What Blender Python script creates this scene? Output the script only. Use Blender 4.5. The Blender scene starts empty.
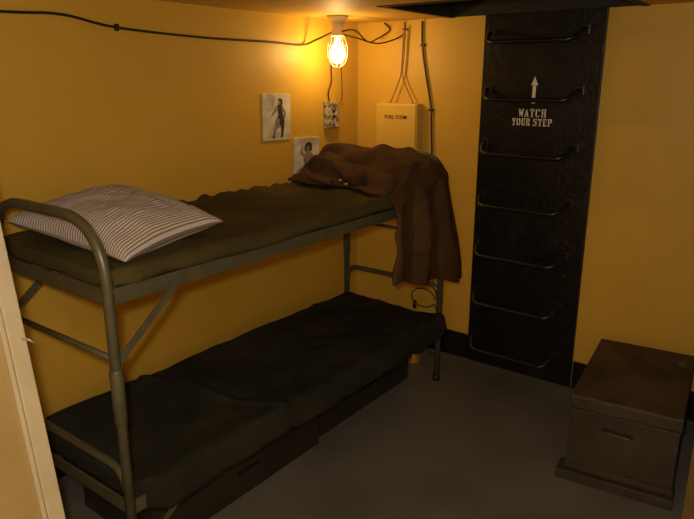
import bpy, bmesh, math, random
from mathutils import Vector, Matrix, noise
random.seed(3)
S=bpy.context.scene
try:
    S.view_settings.view_transform='Standard'
except Exception as e: print(e)

# ---------------------------------------------------------------- materials
def mat(name,c1,c2=None,rough=.6,metal=0,scale=6,detail=6,bump=0,bscale=None,contrast=(.35,.7),spec=.5,stretch=None):
    m=bpy.data.materials.new(name); m.use_nodes=True
    nt=m.node_tree; b=nt.nodes['Principled BSDF']
    b.inputs['Roughness'].default_value=rough; b.inputs['Metallic'].default_value=metal
    b.inputs['Specular IOR Level'].default_value=spec
    tc=nt.nodes.new('ShaderNodeTexCoord'); src=tc.outputs['Object']
    if stretch:
        mp=nt.nodes.new('ShaderNodeMapping'); mp.inputs['Scale'].default_value=stretch
        nt.links.new(src,mp.inputs[0]); src=mp.outputs[0]
    n=nt.nodes.new('ShaderNodeTexNoise'); n.inputs['Scale'].default_value=scale; n.inputs['Detail'].default_value=detail
    nt.links.new(src,n.inputs['Vector'])
    r=nt.nodes.new('ShaderNodeValToRGB')
    r.color_ramp.elements[0].position=contrast[0]; r.color_ramp.elements[1].position=contrast[1]
    r.color_ramp.elements[0].color=(*c1,1); r.color_ramp.elements[1].color=(*(c2 or c1),1)
    nt.links.new(n.outputs['Fac'],r.inputs[0]); nt.links.new(r.outputs[0],b.inputs['Base Color'])
    if bump:
        n2=nt.nodes.new('ShaderNodeTexNoise'); n2.inputs['Scale'].default_value=bscale or scale*8; n2.inputs['Detail'].default_value=4
        nt.links.new(src,n2.inputs['Vector'])
        bp=nt.nodes.new('ShaderNodeBump'); bp.inputs['Strength'].default_value=bump; bp.inputs['Distance'].default_value=.01
        nt.links.new(n2.outputs['Fac'],bp.inputs['Height']); nt.links.new(bp.outputs[0],b.inputs['Normal'])
    return m
M_wall=mat('yellow_paint',(.57,.360,.046),(.64,.415,.060),.5,scale=1.3,bump=.10,bscale=18)
M_ceil=mat('ceiling_paint',(.56,.35,.06),(.62,.39,.075),.6,scale=2,bump=.1,bscale=20)
M_floor=mat('floor_concrete',(.082,.088,.096),(.148,.154,.162),.45,scale=2.2,detail=10,bump=.15,bscale=30,contrast=(.3,.75))
M_black=mat('black_paint',(.0035,.0036,.0042),(.016,.0165,.018),.40,scale=5,detail=12,bump=.35,bscale=40,spec=.35,contrast=(.50,.85))
M_rung=mat('black_steel',(.004,.004,.004),(.014,.014,.014),.35,metal=0,scale=12,spec=.5)
M_blackm=mat('black_matte',(.006,.006,.006),(.010,.009,.008),.7)
M_olive=mat('olive_steel',(.066,.070,.048),(.095,.098,.066),.38,metal=.1,scale=20,spec=.6)
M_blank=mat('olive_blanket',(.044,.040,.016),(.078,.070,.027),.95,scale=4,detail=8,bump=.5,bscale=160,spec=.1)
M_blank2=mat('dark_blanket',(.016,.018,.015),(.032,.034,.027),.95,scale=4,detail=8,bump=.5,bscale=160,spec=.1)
M_coat=mat('brown_wool',(.056,.033,.016),(.096,.055,.026),.95,scale=5,detail=8,bump=.5,bscale=140,spec=.1)
M_chest=mat('chest_wood',(.019,.017,.013),(.046,.039,.028),.55,scale=5,detail=8,bump=.3,bscale=30,stretch=(1,.25,1))
M_chtop=mat('chest_worn_top',(.026,.020,.015),(.090,.062,.045),.7,scale=5,detail=12,bump=.3,bscale=30,stretch=(1,.6,1),spec=.3)
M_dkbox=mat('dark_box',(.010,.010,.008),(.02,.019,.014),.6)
M_cream=mat('cream_paint',(.50,.47,.36),(.58,.55,.43),.4,scale=4)
M_cream2=mat('cream_panel',(.36,.28,.13),(.42,.33,.16),.45,scale=4)
M_jamb=mat('brown_jamb_paint',(.12,.075,.025),(.17,.11,.04),.5,scale=4)
M_white=mat('white_paper',(.50,.50,.47),(.70,.69,.65),.7,scale=14)
M_stencil=mat('white_stencil',(.65,.64,.60),(.9,.89,.85),.6,scale=60)
M_ink=mat('ink',(.012,.011,.010),(.05,.045,.04),.8,scale=60)
M_grey=mat('photo_grey',(.12,.115,.10),(.34,.32,.29),.8,scale=60)
M_lgrey=mat('photo_light_grey',(.34,.33,.31),(.58,.57,.53),.8,scale=14)
M_steel=mat('galvanised',(.45,.43,.38),(.7,.68,.6),.4,metal=.5,scale=30)
M_box=mat('box_mottled_steel',(.14,.13,.11),(.55,.53,.46),.45,metal=.2,scale=45,contrast=(.42,.6))
M_dsteel=mat('dark_steel',(.05,.045,.04),(.12,.11,.10),.35,metal=.7,scale=30)
M_brass=mat('brass',(.55,.35,.05),(.65,.42,.08),.35,metal=.5)
M_cable=mat('cable_rubber',(.012,.009,.007),(.02,.015,.01),.5)
M_tan=mat('tan_rope',(.24,.16,.06),(.32,.21,.08),.7)
M_porc=mat('porcelain',(.75,.6,.4),(.8,.66,.45),.3)
M_cab=mat('cabinet_yellow',(.62,.42,.078),(.68,.47,.09),.45,scale=5)

def mat_pillow():
    m=bpy.data.materials.new('ticking_stripe'); m.use_nodes=True; nt=m.node_tree; b=nt.nodes['Principled BSDF']
    b.inputs['Roughness'].default_value=.9
    uv=nt.nodes.new('ShaderNodeUVMap'); uv.uv_map='UVMap'
    sx=nt.nodes.new('ShaderNodeSeparateXYZ'); nt.links.new(uv.outputs[0],sx.inputs[0])
    mu=nt.nodes.new('ShaderNodeMath'); mu.operation='MULTIPLY'; mu.inputs[1].default_value=50
    nt.links.new(sx.outputs[0],mu.inputs[0])
    fr=nt.nodes.new('ShaderNodeMath'); fr.operation='FRACT'; nt.links.new(mu.outputs[0],fr.inputs[0])
    r=nt.nodes.new('ShaderNodeValToRGB'); e=r.color_ramp.elements
    e[0].position=0; e[0].color=(.56,.54,.54,1); e[1].position=.58; e[1].color=(.15,.14,.165,1)
    r.color_ramp.interpolation='CONSTANT'
    nt.links.new(fr.outputs[0],r.inputs[0]); nt.links.new(r.outputs[0],b.inputs['Base Color'])
    return m
M_pillow=mat_pillow()
def mat_bulb():
    m=bpy.data.materials.new('glowing_glass'); m.use_nodes=True; nt=m.node_tree; nt.nodes.clear()
    o=nt.nodes.new('ShaderNodeOutputMaterial'); e=nt.nodes.new('ShaderNodeEmission'); e.inputs[0].default_value=(1,.66,.20,1); e.inputs[1].default_value=7
    t=nt.nodes.new('ShaderNodeBsdfTransparent'); x=nt.nodes.new('ShaderNodeMixShader'); x.inputs[0].default_value=.5
    nt.links.new(t.outputs[0],x.inputs[1]); nt.links.new(e.outputs[0],x.inputs[2]); nt.links.new(x.outputs[0],o.inputs[0]); return m
M_bulb=mat_bulb()

# ---------------------------------------------------------------- helpers
def empty(name,loc=(0,0,0),rot=(0,0,0)):
    o=bpy.data.objects.new(name,None); o.location=loc; o.rotation_euler=rot; S.collection.objects.link(o); return o
def mesh(name,vs,fs,m,parent=None,smooth=False):
    me=bpy.data.meshes.new(name); me.from_pydata([tuple(v) for v in vs],[],fs); me.update()
    me.materials.append(m)
    if smooth:
        for p in me.polygons: p.use_smooth=True
    o=bpy.data.objects.new(name,me); S.collection.objects.link(o)
    if parent: o.parent=parent
    return o
def fixn(o):
    bm=bmesh.new(); bm.from_mesh(o.data); bmesh.ops.recalc_face_normals(bm,faces=bm.faces); bm.to_mesh(o.data); bm.free()
def box(name,lo,hi,m,parent=None,bev=0,rot=None):
    bm=bmesh.new(); bmesh.ops.create_cube(bm,size=1)
    lo=Vector(lo); hi=Vector(hi); c=(lo+hi)/2; d=hi-lo
    for v in bm.verts: v.co=Vector((v.co.x*d.x,v.co.y*d.y,v.co.z*d.z))
    if bev: bmesh.ops.bevel(bm,geom=bm.edges[:],offset=bev,segments=2,affect='EDGES',profile=.6)
    if rot: bmesh.ops.transform(bm,matrix=rot.to_4x4(),verts=bm.verts)
    me=bpy.data.meshes.new(name); bm.to_mesh(me); bm.free(); me.materials.append(m)
    o=bpy.data.objects.new(name,me); o.location=c; S.collection.objects.link(o)
    if parent: o.parent=parent
    return o
def smooth_path(pts,n=6):
    pts=[Vector(p) for p in pts]; out=[]
    for i in range(len(pts)-1):
        p0=pts[max(i-1,0)];p1=pts[i];p2=pts[i+1];p3=pts[min(i+2,len(pts)-1)]
        for k in range(n):
            t=k/n
            out.append(.5*((2*p1)+(p2-p0)*t+(2*p0-5*p1+4*p2-p3)*t*t+(3*p1-p0-3*p2+p3)*t**3))
    out.append(pts[-1]); return out
def round_path(pts,r,n=6):
    pts=[Vector(p) for p in pts]; out=[pts[0]]
    for i in range(1,len(pts)-1):
        p=pts[i]; a=(pts[i-1]-p); b=(pts[i+1]-p); ra=min(r,a.length*.5,b.length*.5)
        A=p+a.normalized()*ra; B=p+b.normalized()*ra
        for k in range(n+1):
            t=k/n; out.append(A*(1-t)**2+p*2*t*(1-t)+B*t*t)
    out.append(pts[-1]); return out
def tube(name,path,r,m,parent=None,seg=10,rf=None,flat=None):
    path=[Vector(p) for p in path]; vs=[];fs=[]; n=len(path)
    t0=(path[1]-path[0]).normalized(); up=Vector((0,0,1)) if abs(t0.z)<.9 else Vector((1,0,0))
    nrm=(up-t0*up.dot(t0)).normalized()
    for i,p in enumerate(path):
        t=(path[min(i+1,n-1)]-path[max(i-1,0)]).normalized()
        nrm=(nrm-t*nrm.dot(t)).normalized(); bi=t.cross(nrm)
        rr=rf(i/(n-1)) if rf else r
        for k in range(seg):
            a=2*math.pi*k/seg
            vs.append(p+nrm*math.cos(a)*rr*(flat or 1)+bi*math.sin(a)*rr)
    for i in range(n-1):
        for k in range(seg):
            a=i*seg+k;b=i*seg+(k+1)%seg
            fs.append((a,b,b+seg,a+seg))
    fs.append(tuple(range(seg))[::-1]); fs.append(tuple((n-1)*seg+k for k in range(seg)))
    o=mesh(name,vs,fs,m,parent,True); fixn(o); return o
def lathe(name,prof,m,loc,parent=None,seg=24):
    vs=[];fs=[]
    for r,z in prof:
        for k in range(seg):
            a=2*math.pi*k/seg; vs.append((r*math.cos(a),r*math.sin(a),z))
    for i in range(len(prof)-1):
        for k in range(seg):
            a=i*seg+k;b=i*seg+(k+1)%seg; fs.append((a,b,b+seg,a+seg))
    o=mesh(name,vs,fs,m,parent,True); o.location=loc; fixn(o); return o
def grid(name,f,nu,nv,m,parent=None,thick=0,uv=False):
    vs=[f(i/nu,j/nv) for i in range(nu+1) for j in range(nv+1)]
    fs=[(i*(nv+1)+j,(i+1)*(nv+1)+j,(i+1)*(nv+1)+j+1,i*(nv+1)+j+1) for i in range(nu) for j in range(nv)]
    o=mesh(name,vs,fs,m,parent,True)
    if uv:
        l=o.data.uv_layers.new(name='UVMap')
        for lp in o.data.loops:
            vi=lp.vertex_index; l.data[lp.index].uv=((vi//(nv+1))/nu,(vi%(nv+1))/nv)
    if thick:
        s=o.modifiers.new('s','SOLIDIFY'); s.thickness=thick; s.offset=0
    return o
def N(x,y,z=0,s=1): return noise.noise(Vector((x*s,y*s,z*s)))
def sst(a,b,x):
    t=max(0,min(1,(x-a)/(b-a))); return t*t*(3-2*t)
def lerp(a,b,t): return a+(b-a)*t

# ---------------------------------------------------------------- room
H=1.98; XR=3.3; YF=-4.6
box('floor',(-.1,YF,-.1),(XR,.1,0),M_floor)
box('wall_left',(-.1,YF,0),(0,.1,H),M_wall)
box('wall_back',(0,0,0),(XR,.1,H),M_wall)
box('wall_right',(XR,YF,0),(XR+.1,.1,H),M_wall)
box('wall_front',(-.1,YF-.1,0),(XR+.1,YF,H),M_wall)
hx0,hx1,hy=.63,1.66,-.72
e=empty('ceiling')
box('ceiling_slab_main',(-.1,YF,H),(XR,hy,H+.1),M_ceil,e)
box('ceiling_slab_left',(-.1,hy,H),(hx0,.1,H+.1),M_ceil,e)
box('ceiling_slab_right',(hx1,hy,H),(XR,.1,H+.1),M_ceil,e)
h=empty('ceiling_hatch')
box('shaft_front',(hx0,hy,H-.004),(hx1,hy+.03,H+.6),M_blackm,h)
box('shaft_left',(hx0,hy+.03,H-.004),(hx0+.03,0,H+.6),M_blackm,h)
box('shaft_right',(hx1-.03,hy+.03,H-.004),(hx1,0,H+.6),M_blackm,h)
box('shaft_back',(hx0+.03,-.015,H),(hx1-.03,0,H+.6),M_blackm,h)
box('shaft_lid',(hx0,hy,H+.6),(hx1,0,H+.64),M_blackm,h)
box('wall_partition',(2.218,-1.05,0),(XR,-.95,H),M_jamb)
box('baseboard_back',(0.02,-.016,0),(.845,0,.155),M_black,bev=.003)
box('baseboard_right',(1.485,-.016,0),(XR,0,.155),M_black,bev=.003)
box('baseboard_left',(0,-4.5,0),(.015,-.017,.155),M_black,bev=.003)

# ladder panel + rungs
lad=empty('wall_ladder')
box('back_plate',(.85,-.02,0),(1.48,0,H),M_black,lad,bev=.003)
for i in range(7):
    z=.135+.286*i
    a,b=.89,1.385
    p=round_path([(a,-.015,z+.035),(a+.005,-.06,z+.03),(a+.03,-.125,z-.015),(b-.03,-.125,z-.015),(b-.005,-.06,z+.03),(b,-.015,z+.035)],.05,8)
    tube('rung_%d'%i,p,.0115,M_rung,lad)
    for x in (a,b):
        box('weld_pad_%d_%d'%(i,int(x*100)),(x-.02,-.026,z+.012),(x+.02,-.018,z+.058),M_rung,lad,.003)
sg=empty('warning_sign')
def text(name,s,size,loc,rot,m,parent,sp=1.0,off=0):
    c=bpy.data.curves.new(name,'FONT'); c.body=s; c.size=size; c.align_x='CENTER'; c.align_y='CENTER'; c.extrude=.0006; c.space_character=sp; c.offset=off
    o=bpy.data.objects.new(name,c); S.collection.objects.link(o); o.location=loc; o.rotation_euler=rot; o.data.materials.append(m); o.parent=parent
    return o
# stencil lettering built from strokes with bridges and slab serifs
def glyph(ch):
    def r(x0,y0,x1,y1): return [(x0,y0),(x1,y0),(x1,y1),(x0,y1)]
    def sl(x0,y0,x1,y1,w=.2): return [(x0-w/2,y0),(x0+w/2,y0),(x1+w/2,y1),(x1-w/2,y1)]
    G={'W':[sl(.14,.96,.26,.04),sl(.40,.75,.28,.04,.12),sl(.40,.75,.52,.04,.12),sl(.66,.96,.54,.04),r(0,.9,.28,1),r(.52,.9,.80,1)],
    'A':[sl(.34,.96,.14,.05,.12),sl(.36,.96,.56,.05,.2),r(.24,.28,.5,.38),r(0,0,.26,.1),r(.42,0,.72,.1)],
    'T':[r(.24,.05,.44,.84),r(0,.88,.30,1),r(.38,.88,.68,1),r(0,.7,.08,.9),r(.60,.7,.68,.9),r(.16,0,.52,.1)],
    'C':[r(.0,.2,.2,.8),[(.0,.8),(.2,.8),(.28,.9),(.28,1),(.15,.97)],[(.36,.9),(.5,.86),(.56,.68),(.64,.68),(.64,1),(.55,.97),(.36,1)],[(.0,.2),(.15,.03),(.28,0),(.28,.1),(.2,.2)],[(.36,0),(.55,.04),(.64,.28),(.55,.28),(.48,.14),(.36,.1)]],
    'H':[r(.06,.05,.24,.95),r(.46,.05,.64,.95),r(.28,.46,.42,.56),r(0,0,.3,.1),r(.40,0,.70,.1),r(0,.9,.3,1),r(.40,.9,.70,1)],
    'Y':[sl(.12,.95,.30,.50,.18),sl(.58,.95,.42,.50,.14),r(.26,.05,.45,.46),r(0,.9,.28,1),r(.44,.9,.72,1),r(.16,0,.55,.1)],
    'O':[[(.0,.25),(.2,.25),(.2,.75),(.0,.75)],[(.48,.25),(.68,.25),(.68,.75),(.48,.75)],[(0,.75),(.2,.75),(.30,.9),(.30,1),(.12,.95)],[(.38,.9),(.48,.75),(.68,.75),(.56,.95),(.38,1)],[(0,.25),(.12,.05),(.30,0),(.30,.1),(.2,.25)],[(.38,0),(.56,.05),(.68,.25),(.48,.25),(.38,.1)]],
    'U':[r(.06,.25,.25,.95),r(.50,.25,.62,.95),[(.06,.25),(.15,.04),(.32,0),(.32,.1),(.25,.25)],[(.38,0),(.55,.05),(.62,.25),(.50,.25),(.38,.1)],r(0,.9,.3,1),r(.42,.9,.70,1)],
    'R':[r(.06,.05,.25,.95),r(0,0,.32,.1),r(0,.9,.25,1),[(.30,.9),(.46,.86),(.46,.62),(.30,.56),(.30,.47),(.55,.52),(.66,.62),(.66,.86),(.55,1),(.30,1)],sl(.42,.44,.60,0,.2)],
    'S':[[(.0,.62),(.2,.56),(.2,.8),(.3,.9),(.3,1),(.12,.97),(0,.85)],[(.36,.9),(.5,.84),(.52,.7),(.6,.7),(.6,1),(.36,1)],[(.0,.62),(.2,.58),(.40,.36),(.62,.30),(.62,.5),(.2,.72)],[(.0,0),(.08,0),(.26,0),(.26,.1),(.1,.16),(.08,.32),(0,.32)],[(.34,0),(.55,.05),(.62,.2),(.62,.38),(.44,.42),(.44,.2),(.34,.1)]],
    'E':[r(.06,.05,.25,.95),r(0,0,.25,.1),r(0,.9,.25,1),r(.28,.88,.62,1),r(.28,0,.62,.12),r(.28,.45,.48,.55),r(.54,.7,.62,.9),r(.54,.1,.62,.3)],
    'P':[r(.06,.05,.25,.95),r(0,0,.36,.1),r(0,.9,.25,1),[(.30,.9),(.46,.86),(.46,.60),(.30,.54),(.30,.44),(.55,.48),(.66,.6),(.66,.86),(.55,1),(.30,1)]]}
    return G.get(ch,[])
def stencil(name,s,hgt,cx,cz,y,m,parent,xs=.78):
    vs=[];fs=[]; adv=.86; wd=[(.42 if c==' ' else adv)for c in s]; tot=sum(wd)-.16; x=-tot/2
    for c,wv in zip(s,wd):
        for p in glyph(c):
            b=len(vs); vs+=[(cx+(x+a)*hgt*xs,y,cz+(q-.5)*hgt) for a,q in p]; fs.append(tuple(range(b,b+len(p))))
        x+=wv
    return mesh(name,vs,fs,m,parent)
stencil('line_watch','WATCH',.041,1.147,1.481,-.0215,M_stencil,sg,.88)
stencil('line_your_step','YOUR STEP',.038,1.147,1.434,-.0215,M_stencil,sg,.80)
ay=-.0215
mesh('arrow',[(1.139,ay,1.530),(1.157,ay,1.530),(1.157,ay,1.625),(1.139,ay,1.625),(1.129,ay,1.622),(1.167,ay,1.622),(1.148,ay,1.665)],[(0,1,2,3),(4,5,6)],M_stencil,sg)

# ---------------------------------------------------------------- bunk bed
bed=empty('bunk_bed')
X0,X1,Y0,Y1=.20,.84,-2.37,-.38
def end(tag,y,zl,rad):
    tube('arch_'+tag,round_path([(X1,y,0.01),(X1,y,1.27),(X0,y,1.27),(X0,y,0.01)],rad,10),.0165,M_olive,bed,12)
    tube('lower_arch_'+tag,round_path([(X1,y,zl-.15),(X1-.012,y,zl),(X0+.012,y,zl),(X0,y,zl-.15)],.10,8),.014,M_olive,bed,10)
    tube('cross_bar_'+tag,[(X0,y,.85),(X1,y,.85)],.010,M_olive,bed,8)
    for z,t in ((1.045,'up'),(.335,'low')):
        box('end_rail_%s_%s'%(t,tag),(X0,y-.004,z-.022),(X1,y+.004,z+.022),M_olive,bed)
    for x in (X0,X1):
        tube('sleeve_%s_%d'%(tag,x*100),[(x,y,.64),(x,y,.645),(x,y,.815),(x,y,.82)],.0205,M_olive,bed,12,lambda t:.0205 if .1<t<.9 else .018)
        tube('foot_%s_%d'%(tag,x*100),[(x,y,0.0),(x,y,.03)],.021,M_blackm,bed,12)
end('near',Y0,.47,.20); end('far',Y1,.57,.16)
for z,t in ((1.045,'up'),(.335,'low')):
    for x,sx,s in ((X1,1,'out'),(X0,-1,'wall')):
        box('side_rail_%s_%s'%(t,s),(x-.003,Y0,z-.026),(x+.003,Y1,z+.022),M_olive,bed)
        box('side_flange_%s_%s'%(t,s),(min(x,x-sx*.035),Y0,z-.026),(max(x,x-sx*.035),Y1,z-.021),M_olive,bed)
        for y,sy,e2 in ((Y0,1,'near'),(Y1,-1,'far')):
            zb=z-.21
            p0=Vector((x+.006*sx,y,zb)); p1=Vector((x+.006*sx,y+sy*.24,z-.015))
            d=(p1-p0); ang=math.atan2(d.z,d.y)
            b=box('brace_%s_%s_%s'%(t,s,e2),(-.002,-d.length/2,-.012),(.002,d.length/2,.012),M_olive,bed,rot=Matrix.Rotation(ang,3,'X'))
            b.location=(p0+p1)/2
    for k in range(12):
        x=lerp(X0+.05,X1-.05,k/11)
        tube('spring_wire_%s_%d'%(t,k),[(x,Y0,z),(x,(Y0+Y1)/2,z-.012),(x,Y1,z)],.002,M_olive,bed,5)
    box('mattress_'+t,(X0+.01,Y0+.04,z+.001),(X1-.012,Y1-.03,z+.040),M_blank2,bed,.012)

def blanket(name,xa,xb,ya,yb,zt,drop_out,drop_wall,m,seed,amp=.006,rip=0.0,bulge=.0,enddrop=.05,ridges=(),edge=.0):
    prof=[(xa,-drop_wall),(xa,-.012),(xa+.02,0),(xb-.03,0),(xb-.006,-.010),(xb,-.03),(xb+bulge,-drop_out)]
    P=[Vector((a,b)) for a,b in prof]; L=[0]
    for i in range(1,len(P)): L.append(L[-1]+(P[i]-P[i-1]).length)
    def at(s):
        s*=L[-1]
        for i in range(1,len(P)):
            if s<=L[i]+1e-9:
                t=(s-L[i-1])/(L[i]-L[i-1]); return P[i-1].lerp(P[i],t)
        return P[-1]
    def f(u,v):
        p=at(v); y=lerp(ya,yb,max(0,(u-.03)/.97)); x=p.x; d=p.y
        z=zt+d+amp*N(x*5,y*3,seed)*1.5+amp*.5*N(x*14,y*10,seed+4)
        z-=.012*sst(xa,xa+.12,x)*sst(xb,xb-.12,x)
        if u<.03:
            z=min(z,zt+.004)-enddrop*(1-u/.03); y-=.006*(1-u/.03)
        elif y<ya+.05: z-=.008*(1-(y-ya)/.05)
        # inset near the posts so the drape starts inside them
        if x>X1-.02:
            x=lerp(X1-.022,x,sst(ya,ya+.07,y))
        for (ry,rs,rh) in ridges:
            q=(y-ry-rs*(x-.5)+.03*N(x*4,seed,2))
            z+=rh*math.exp(-(q/.016)**2)+rh*.45*(1 if q<0 else 0)*math.exp(q/.35)
        if rip:
            w=1-sst(xa,xa+.10,x); z+=w*rip*max(0,N(y*14,seed,1)+.25)*sst(-2.0,-1.6,y)
        if d<-.02:
            x+=.006*N(y*9,z*5,seed+2)+edge*max(0,N(y*5,seed,11)); z+=(.012 if drop_out>.06 else .006)*N(y*2.3,seed,7)+edge*.5*N(y*11,seed,3)
        return Vector((x,y,z))
    return grid(name,f,200,50,m,None,.008)
b1=blanket('blanket',.15,.850,-2.335,-.40,1.122,.050,.05,M_blank,2.3,rip=.035,amp=.008,enddrop=.05,edge=.010)
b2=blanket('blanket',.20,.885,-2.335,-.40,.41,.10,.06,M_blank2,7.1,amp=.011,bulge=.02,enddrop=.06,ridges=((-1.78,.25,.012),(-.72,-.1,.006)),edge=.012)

# pillow
def pil(u,v,sgn):
    a=u*2-1; b=v*2-1
    th=.088*((1-abs(a)**2.6)*(1-abs(b)**2.6))**.5
    pin=1-.10*(1-abs(b)**2)*abs(a)**4
    pin2=1-.10*(1-abs(a)**2)*abs(b)**4
    edge=1-max(abs(a),abs(b))**4
    z=sgn*th*(1+.25*N(a*1.5,b*1.5,5))+ (.008*N(a*5,b*5,sgn)+.006*N(a*12,b*4,3))*edge
    if sgn<0: z*=.55
    return Vector((a*.275*pin,b*.242*pin2,z))
po=grid('pillow',lambda u,v:pil(u,v,1),48,48,M_pillow,uv=True)
pb=grid('pillow_under',lambda u,v:pil(u,v,-1),48,48,M_pillow,uv=True)
bpy.context.view_layer.update()
for o in (po,pb): o.select_set(True)
bpy.context.view_layer.objects.active=po; bpy.ops.object.join(); fixn(po)
po.location=(.472,-2.072,1.170); po.rotation_euler=(math.radians(4),math.radians(8),math.radians(10))

# overcoat
coat=empty('overcoat')
def cf(u,v):
    s=u*1.30
    flat=.70
    wid=sst(.30,.62,s)
    y0=lerp(-.80-.11*wid,-.44,v)
    if s<flat:
        x=.12+s
        hump=(sst(0,.30,v))*(.055+.090*sst(.2,.8,v))*(1-.25*sst(.45,.74,s))*sst(-.05,.10,s)
        fold=.024*math.sin(v*17+s*7+2*N(s*4,v*3,1))*sst(0,.15,v)+.040*N(s*7,v*6,2)
        z=1.135+hump+fold*sst(0,.2,v)
        z=max(z,1.135)
        y=y0+.05*N(s*3.2,v*.6,9)-.05*sst(.25,.05,s)*v
        if v>.9: y=min(y,-.42)
        return Vector((x,y,z))
    t=(s-flat)/(1.30-flat)
    hump=(sst(0,.30,v))*(.055+.090*sst(.2,.8,v))*.75
    zt=1.135+hump
    k=sst(0,.16,t)
    z=lerp(zt,lerp(.745,.585,v)+.012*math.sin(v*13),max(0,(t-.04)/.96)**1.05)
    x=.82+.07*k+.030*math.sin(v*16+1.5*t+N(v*3,t*2,4)*2)*sst(.05,.4,t)+.02*N(v*4,t*4,6)*k
    x=max(x,.876*k+.82*(1-k))
    x+=.02*t
    y=lerp(lerp(-.91,-1.0,t**.8),lerp(-.44,-.25,sst(0,1,t)),v)
    y+=.012*math.sin(t*9+1)*(1-v)
    return Vector((x,y,z))
grid('cloth_body',cf,120,80,M_coat,coat,.012)
tube('sleeve_folded',smooth_path([(.16,-.52,1.23),(.26,-.60,1.245),(.38,-.68,1.215),(.50,-.74,1.175),(.58,-.77,1.165)],8),.05,M_coat,coat,16,lambda t:.046+.005*math.sin(t*34)+.004*math.sin(t*61),.6)
tube('sleeve_hanging',smooth_path([(.66,-.60,1.21),(.80,-.66,1.185),(.890,-.71,1.08),(.925,-.74,.94),(.935,-.76,.84)],8),.05,M_coat,coat,16,lambda t:.052+.006*math.sin(t*30),.40)
tube('collar',smooth_path([(.14,-.60,1.19),(.18,-.72,1.17),(.30,-.80,1.155),(.44,-.83,1.15)],8),.03,M_coat,coat,12,lambda t:.032-.01*t,.6)
for i,p in enumerate([(.50,-.83,1.165),(.56,-.86,1.155)]):
    lathe('button_%d'%i,[(0,.006),(.009,.005),(.011,0),(0,-.002)],M_brass,p,coat,12)

# boxes under lower bunk
def locker(name,lo,hi):
    e=empty(name,((lo[0]+hi[0])/2,(lo[1]+hi[1])/2,0))
    w=(hi[0]-lo[0])/2;l=(hi[1]-lo[1])/2;h=hi[2]
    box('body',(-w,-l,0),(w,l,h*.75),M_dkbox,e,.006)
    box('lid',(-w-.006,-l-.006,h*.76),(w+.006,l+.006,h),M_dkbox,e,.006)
    for yy in(-l*.5,l*.5): box('hasp_%d'%(yy*100),(w+.006,yy-.02,h*.62),(w+.012,yy+.02,h*.85),M_rung,e,.002)
    box('handle',(w+.002,-.06,h*.4),(w+.012,.06,h*.45),M_rung,e,.003)
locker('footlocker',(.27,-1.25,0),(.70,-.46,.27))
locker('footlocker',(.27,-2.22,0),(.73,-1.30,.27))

# ---------------------------------------------------------------- wooden chest
ch=empty('wooden_chest',(1.733,-.85,0),(0,0,math.radians(6)))
W,L,HH=.415,.68,.385
box('skid_front',(-.030,-.035,0),(W+.012,.06,.045),M_chest,ch,.004)
box('skid_back',(-.030,L-.06,0),(W+.012,L+.015,.045),M_chest,ch,.004)
box('body',(0,0,.045),(W,L,.325),M_chest,ch,.004)
box('lid',(-.006,-.006,.329),(W+.006,L+.006,HH),M_chest,ch,.006)
box('lid_top_board',(-.004,-.004,HH-.002),(W+.004,L+.004,HH+.005),M_chtop,ch,.004)
box('lid_seam',(W*.5-.001,0,HH+.0045),(W*.5+.001,L,HH+.0056),M_blackm,ch)
box('bottom_band',(-.006,-.006,.045),(W+.006,L+.006,.07),M_chest,ch,.003)
box('handle_plate',(.13,-.003,.246),(.25,0,.268),M_blackm,ch,.002)
tube('handle_grip',round_path([(.135,-.002,.264),(.145,-.012,.256),(.24,-.012,.250),(.248,-.002,.258)],.010,4),.0028,M_dsteel,ch,8)
for i,yy in enumerate((.16,.52)):
    box('latch_%d'%i,(-.014,yy-.02,.28),(-.002,yy+.02,.36),M_rung,ch,.003)
box('lid_label',(.355,.52,HH+.005),(.385,.58,HH+.0062),M_dsteel,ch)

# ---------------------------------------------------------------- lamp
LX,LY=.19,-.45
lamp=empty('caged_ceiling_bulb',(LX,LY,0))
lathe('canopy',[(0,H),(.056,H),(.058,H-.012),(.042,H-.03),(.032,H-.036),(.030,H-.085),(.036,H-.09),(.036,H-.105),(0,H-.105)],M_porc,(0,0,0),lamp)
lathe('bulb',[(0,1.875),(.016,1.87),(.018,1.85),(.034,1.82),(.042,1.79),(.040,1.765),(.028,1.742),(.012,1.733),(0,1.731)],M_bulb,(0,0,0),lamp)
for k in range(8):
    a=k*math.pi/4; c,s=math.cos(a),math.sin(a)
    tube('cage_wire_%d'%k,smooth_path([(.036*c,.036*s,1.88),(.052*c,.052*s,1.83),(.054*c,.054*s,1.78),(.035*c,.035*s,1.728),(0,0,1.712)],4),.0011,M_steel,lamp,5)
for z,r in((1.83,.052),(1.77,.053)):
    tube('cage_ring_%d'%(z*100),[(r*math.cos(t*math.pi/12),r*math.sin(t*math.pi/12),z) for t in range(25)],.0011,M_steel,lamp,5)
l=bpy.data.lights.new('bulb_light','POINT'); l.energy=12; l.color=(1,.60,.20); l.shadow_soft_size=.03
lo=bpy.data.objects.new('bulb_light',l); lo.location=(0,0,1.79); S.collection.objects.link(lo); lo.parent=lamp

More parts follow.
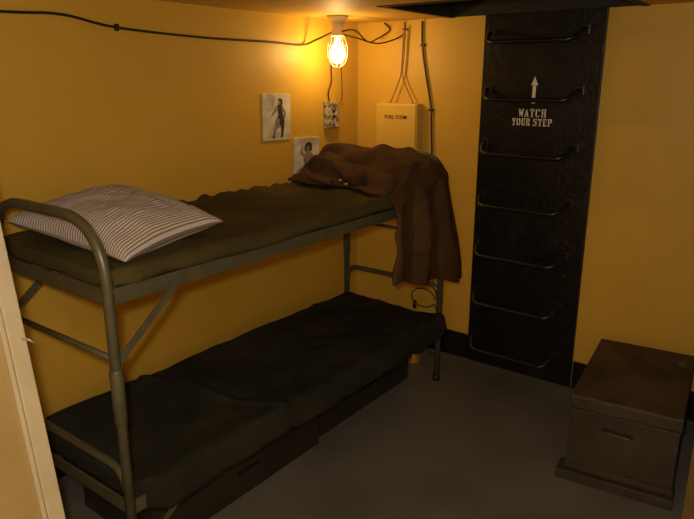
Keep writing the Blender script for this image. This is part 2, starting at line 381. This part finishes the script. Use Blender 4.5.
# cables
cb=empty('electric_cable')
tube('wall_run',smooth_path([(.012,-2.7,1.87),(.012,-2.156,1.882),(.012,-1.93,1.889),(.012,-1.695,1.856),(.012,-1.249,1.839),(.012,-.80,1.838),(.012,-.541,1.834),(.06,-.48,1.86),(LX-.03,LY,1.90)],8),.0052,M_cable,cb,8)
tube('loop_to_back_wall',smooth_path([(LX+.03,LY,1.90),(.24,-.36,1.91),(.20,-.18,1.86),(.17,-.05,1.88),(.24,-.012,1.93),(.20,-.012,1.97)],8),.0042,M_cable,cb,8)
tube('second_loop',smooth_path([(LX+.03,LY+.01,1.885),(.24,-.33,1.87),(.26,-.15,1.85),(.33,-.012,1.90),(.34,-.012,1.97)],8),.004,M_cable,cb,8)
box('clip_0',(0,-1.701,1.842),(.02,-1.689,1.870),M_cable,cb,.002)
c2=empty('conduit_cable')
tube('drop',smooth_path([(.46,-.012,1.97),(.465,-.012,1.84),(.49,-.012,1.70),(.535,-.012,1.5),(.54,-.012,1.42),(.55,-.012,1.25),(.575,-.012,.9),(.58,-.012,.46)],8),.006,M_cable,c2,8)
for i,(x,z) in enumerate(((.466,1.84),(.535,1.48))): box('clip_%d'%i,(x-.014,-.02,z-.006),(x+.014,0,z+.006),M_cable,c2,.002)

# wall cabinet
wc=empty('wall_cabinet',(.33,0,0))
box('case',(-.145,-.065,1.03),(.145,0,1.515),M_cab,wc,.006)
box('door_panel',(-.137,-.071,1.04),(.137,-.064,1.507),M_cab,wc,.003)
text('stencil','FUEL /COM',.030,(.0,-.0725,1.435),(math.pi/2,0,0),M_ink,wc,1.05,.0004)
tube('rope_left',smooth_path([(.02,-.03,1.93),(.01,-.03,1.75),(.0,-.03,1.66),(-.06,-.04,1.516)],6),.0045,M_tan,wc,6)
tube('rope_right',smooth_path([(.03,-.03,1.93),(.02,-.03,1.75),(.02,-.03,1.66),(.10,-.04,1.516)],6),.0045,M_tan,wc,6)
tube('hook',[(.025,0,1.93),(.025,-.05,1.93)],.006,M_tan,wc,6)

# switch box on left wall
sb=empty('junction_box',(0,-.29,1.45))
box('case',(0,-.055,-.08),(.033,.055,.075),M_box,sb,.004)
box('cover_plate',(.032,-.050,-.074),(.036,.050,.069),M_box,sb,.002)
box('toggle_slot',(.036,-.010,-.02),(.038,.010,.025),M_blackm,sb,.0005)
box('toggle',(.036,-.005,-.002),(.052,.005,.010),M_steel,sb,.002)
for i,z in enumerate((-.055,.052)):
    lathe('screw_%d'%i,[(0,.003),(.006,.003),(.007,0)],M_dsteel,(.036,0,z),sb,12).rotation_euler=(0,math.pi/2,0)
tube('lead',smooth_path([(.012,-.01,.075),(.012,-.02,.13),(.02,0,.19),(.012,.01,.25),(.012,0,.42)],6),.004,M_cable,sb,6)
tube('lead_side',smooth_path([(.02,.055,.05),(.02,.10,.1),(.012,.10,.3),(.012,.09,.42)],6),.002,M_cable,sb,6)

# posters
def poster(loc,w,h,tilt,figs):
    e=empty('pinup_poster',loc,(tilt,0,0))
    box('sheet',(0,-w/2,-h/2),(.008,w/2,h/2),M_white,e,.001)
    for i,(pts,m) in enumerate(figs):
        x=.0084+.00025*i
        n=len(pts); out=[]
        if n<5: out=pts
        else:
            for k in range(n):
                p0,p1,p2,p3=[Vector(pts[(k+q)%n]) for q in(-1,0,1,2)]
                for j in range(4):
                    t=j/4; v=.5*((2*p1)+(p2-p0)*t+(2*p0-5*p1+4*p2-p3)*t*t+(3*p1-p0-3*p2+p3)*t**3); out.append((v.x,v.y))
        mesh('drawing_%d'%i,[(x,a*w,b*h) for a,b in out],[tuple(range(len(out)))],m,e)
def ell(cx,cy,rx,ry,n=12):
    return [(cx+rx*math.cos(t*2*math.pi/n),cy+ry*math.sin(t*2*math.pi/n)) for t in range(n)]
f1=[([(-.44,.46),(-.10,.46),(-.12,.20),(-.30,.12),(-.45,.20)],M_lgrey),
    ([(-.38,-.46),(.42,-.46),(.38,-.36),(.0,-.33),(-.30,-.38)],M_lgrey),
    ([(.04,.38),(.13,.40),(.20,.35),(.18,.26),(.08,.27)],M_ink),(ell(.07,.315,.045,.042),M_grey),
    ([(.02,.26),(.13,.27),(.22,.20),(.20,.10),(.24,-.04),(.13,-.10),(-.02,-.06),(.04,.06),(-.02,.18)],M_ink),
    ([(.18,.22),(.30,.12),(.30,.0),(.20,-.08),(.18,-.04),(.24,.02),(.24,.10),(.17,.15)],M_grey),
    ([(-.01,.24),(-.12,.15),(-.22,.03),(-.20,.0),(-.08,.10),(.02,.16)],M_grey),
    ([(-.04,-.03),(.14,-.07),(.10,-.20),(-.05,-.28),(-.10,-.44),(-.16,-.44),(-.13,-.24),(-.08,-.14)],M_grey),
    ([(.06,-.08),(.24,-.03),(.25,-.20),(.19,-.42),(.13,-.42),(.13,-.25)],M_ink),
    ([(-.24,-.46),(-.10,-.43),(-.10,-.40),(-.17,-.41)],M_ink),([(.08,-.45),(.21,-.43),(.21,-.39),(.12,-.41)],M_ink)]
f2=[([(-.46,.46),(.44,.46),(.44,.30),(-.1,.34),(-.46,.30)],M_lgrey),
    ([(-.02,.36),(.12,.38),(.20,.30),(.18,.16),(.06,.18),(-.08,.16),(-.10,.28)],M_ink),
    (ell(.03,.24,.06,.06),M_grey),
    ([(.0,.17),(.10,.16),(.24,.06),(.22,-.10),(.14,-.20),(-.04,-.20),(-.12,-.10),(-.14,.04)],M_grey),
    ([(-.14,.04),(-.28,.14),(-.20,.30),(-.15,.30),(-.18,.17),(-.06,.06)],M_grey),
    ([(-.10,-.14),(.20,-.14),(.38,-.34),(.30,-.44),(-.24,-.42)],M_ink),
    ([(-.40,-.28),(-.20,-.2),(-.22,-.45),(-.42,-.45)],M_grey)]
poster((0,-.75,1.455),.215,.245,math.radians(-1),f1)
poster((0,-.508,1.212),.22,.24,math.radians(-1.5),f2)

# leaning framed board in the left foreground
lb=empty('leaning_board',(.957,-2.6,0),(0,math.radians(-8.6),0))
hB,wB=1.75,.75
box('stile_right',(-.03,-.045,0),(0,0,hB),M_cream,lb,.004)
box('stile_bead',(-.022,-.058,0.05),(-.004,-.046,hB-.05),M_cream,lb,.003)
box('stile_left',(-.03,-wB,0),(0,-wB+.045,hB),M_cream,lb,.004)
box('rail_bottom',(-.03,-wB+.046,0),(0,-.046,.08),M_cream,lb,.004)
box('rail_top',(-.03,-wB+.046,hB-.08),(0,-.046,hB),M_cream,lb,.004)
box('panel',(-.024,-wB+.04,.07),(-.018,-.05,hB-.07),M_cream2,lb)
tube('hook',round_path([(.0,-.01,1.0),(.02,-.005,1.0),(.02,.01,.985)],.008,4),.003,M_steel,lb,6)

can=empty('brass_can',(.60,-.24,0))
lathe('body',[(0,0),(.045,0),(.047,.005),(.047,.07),(.045,.074),(.041,.070),(.041,.008),(0,.008)],M_brass,(0,0,0),can)
tube('bail_handle',smooth_path([(.045,0,.062),(.05,0,.10),(.0,0,.125),(-.05,0,.10),(-.045,0,.062)],6),.0025,M_cable,can,6)
wl=empty('wire_coil')
tube('coil',[(.53+.085*math.cos(t*math.pi/12),-.02,.33+.06*math.sin(t*math.pi/12)) for t in range(23)],.004,M_cable,wl,6)
tube('tail',smooth_path([(.61,-.02,.31),(.64,-.03,.22),(.63,-.08,.1),(.62,-.14,.08)],6),.004,M_cable,wl,6)
tube('plug',[(.47,-.02,.30),(.47,-.02,.25)],.012,M_cable,wl,8)

# ---------------------------------------------------------------- lights + camera
cam=bpy.data.cameras.new('camera'); co=bpy.data.objects.new('camera',cam); S.collection.objects.link(co)
cam.sensor_width=36; cam.lens=640/694*36; cam.clip_start=.02
co.location=(2.44,-3.35,1.65); co.rotation_euler=(math.radians(90-15.7),0,math.radians(37))
S.camera=co
f=bpy.data.lights.new('camera_flash','POINT'); f.energy=68; f.color=(1,.87,.70); f.shadow_soft_size=.04
fo=bpy.data.objects.new('camera_flash',f); fo.location=(2.42,-3.40,1.74); S.collection.objects.link(fo)
w=bpy.data.worlds.new('world'); S.world=w; w.use_nodes=True
w.node_tree.nodes['Background'].inputs[0].default_value=(.9,.6,.3,1); w.node_tree.nodes['Background'].inputs[1].default_value=.02
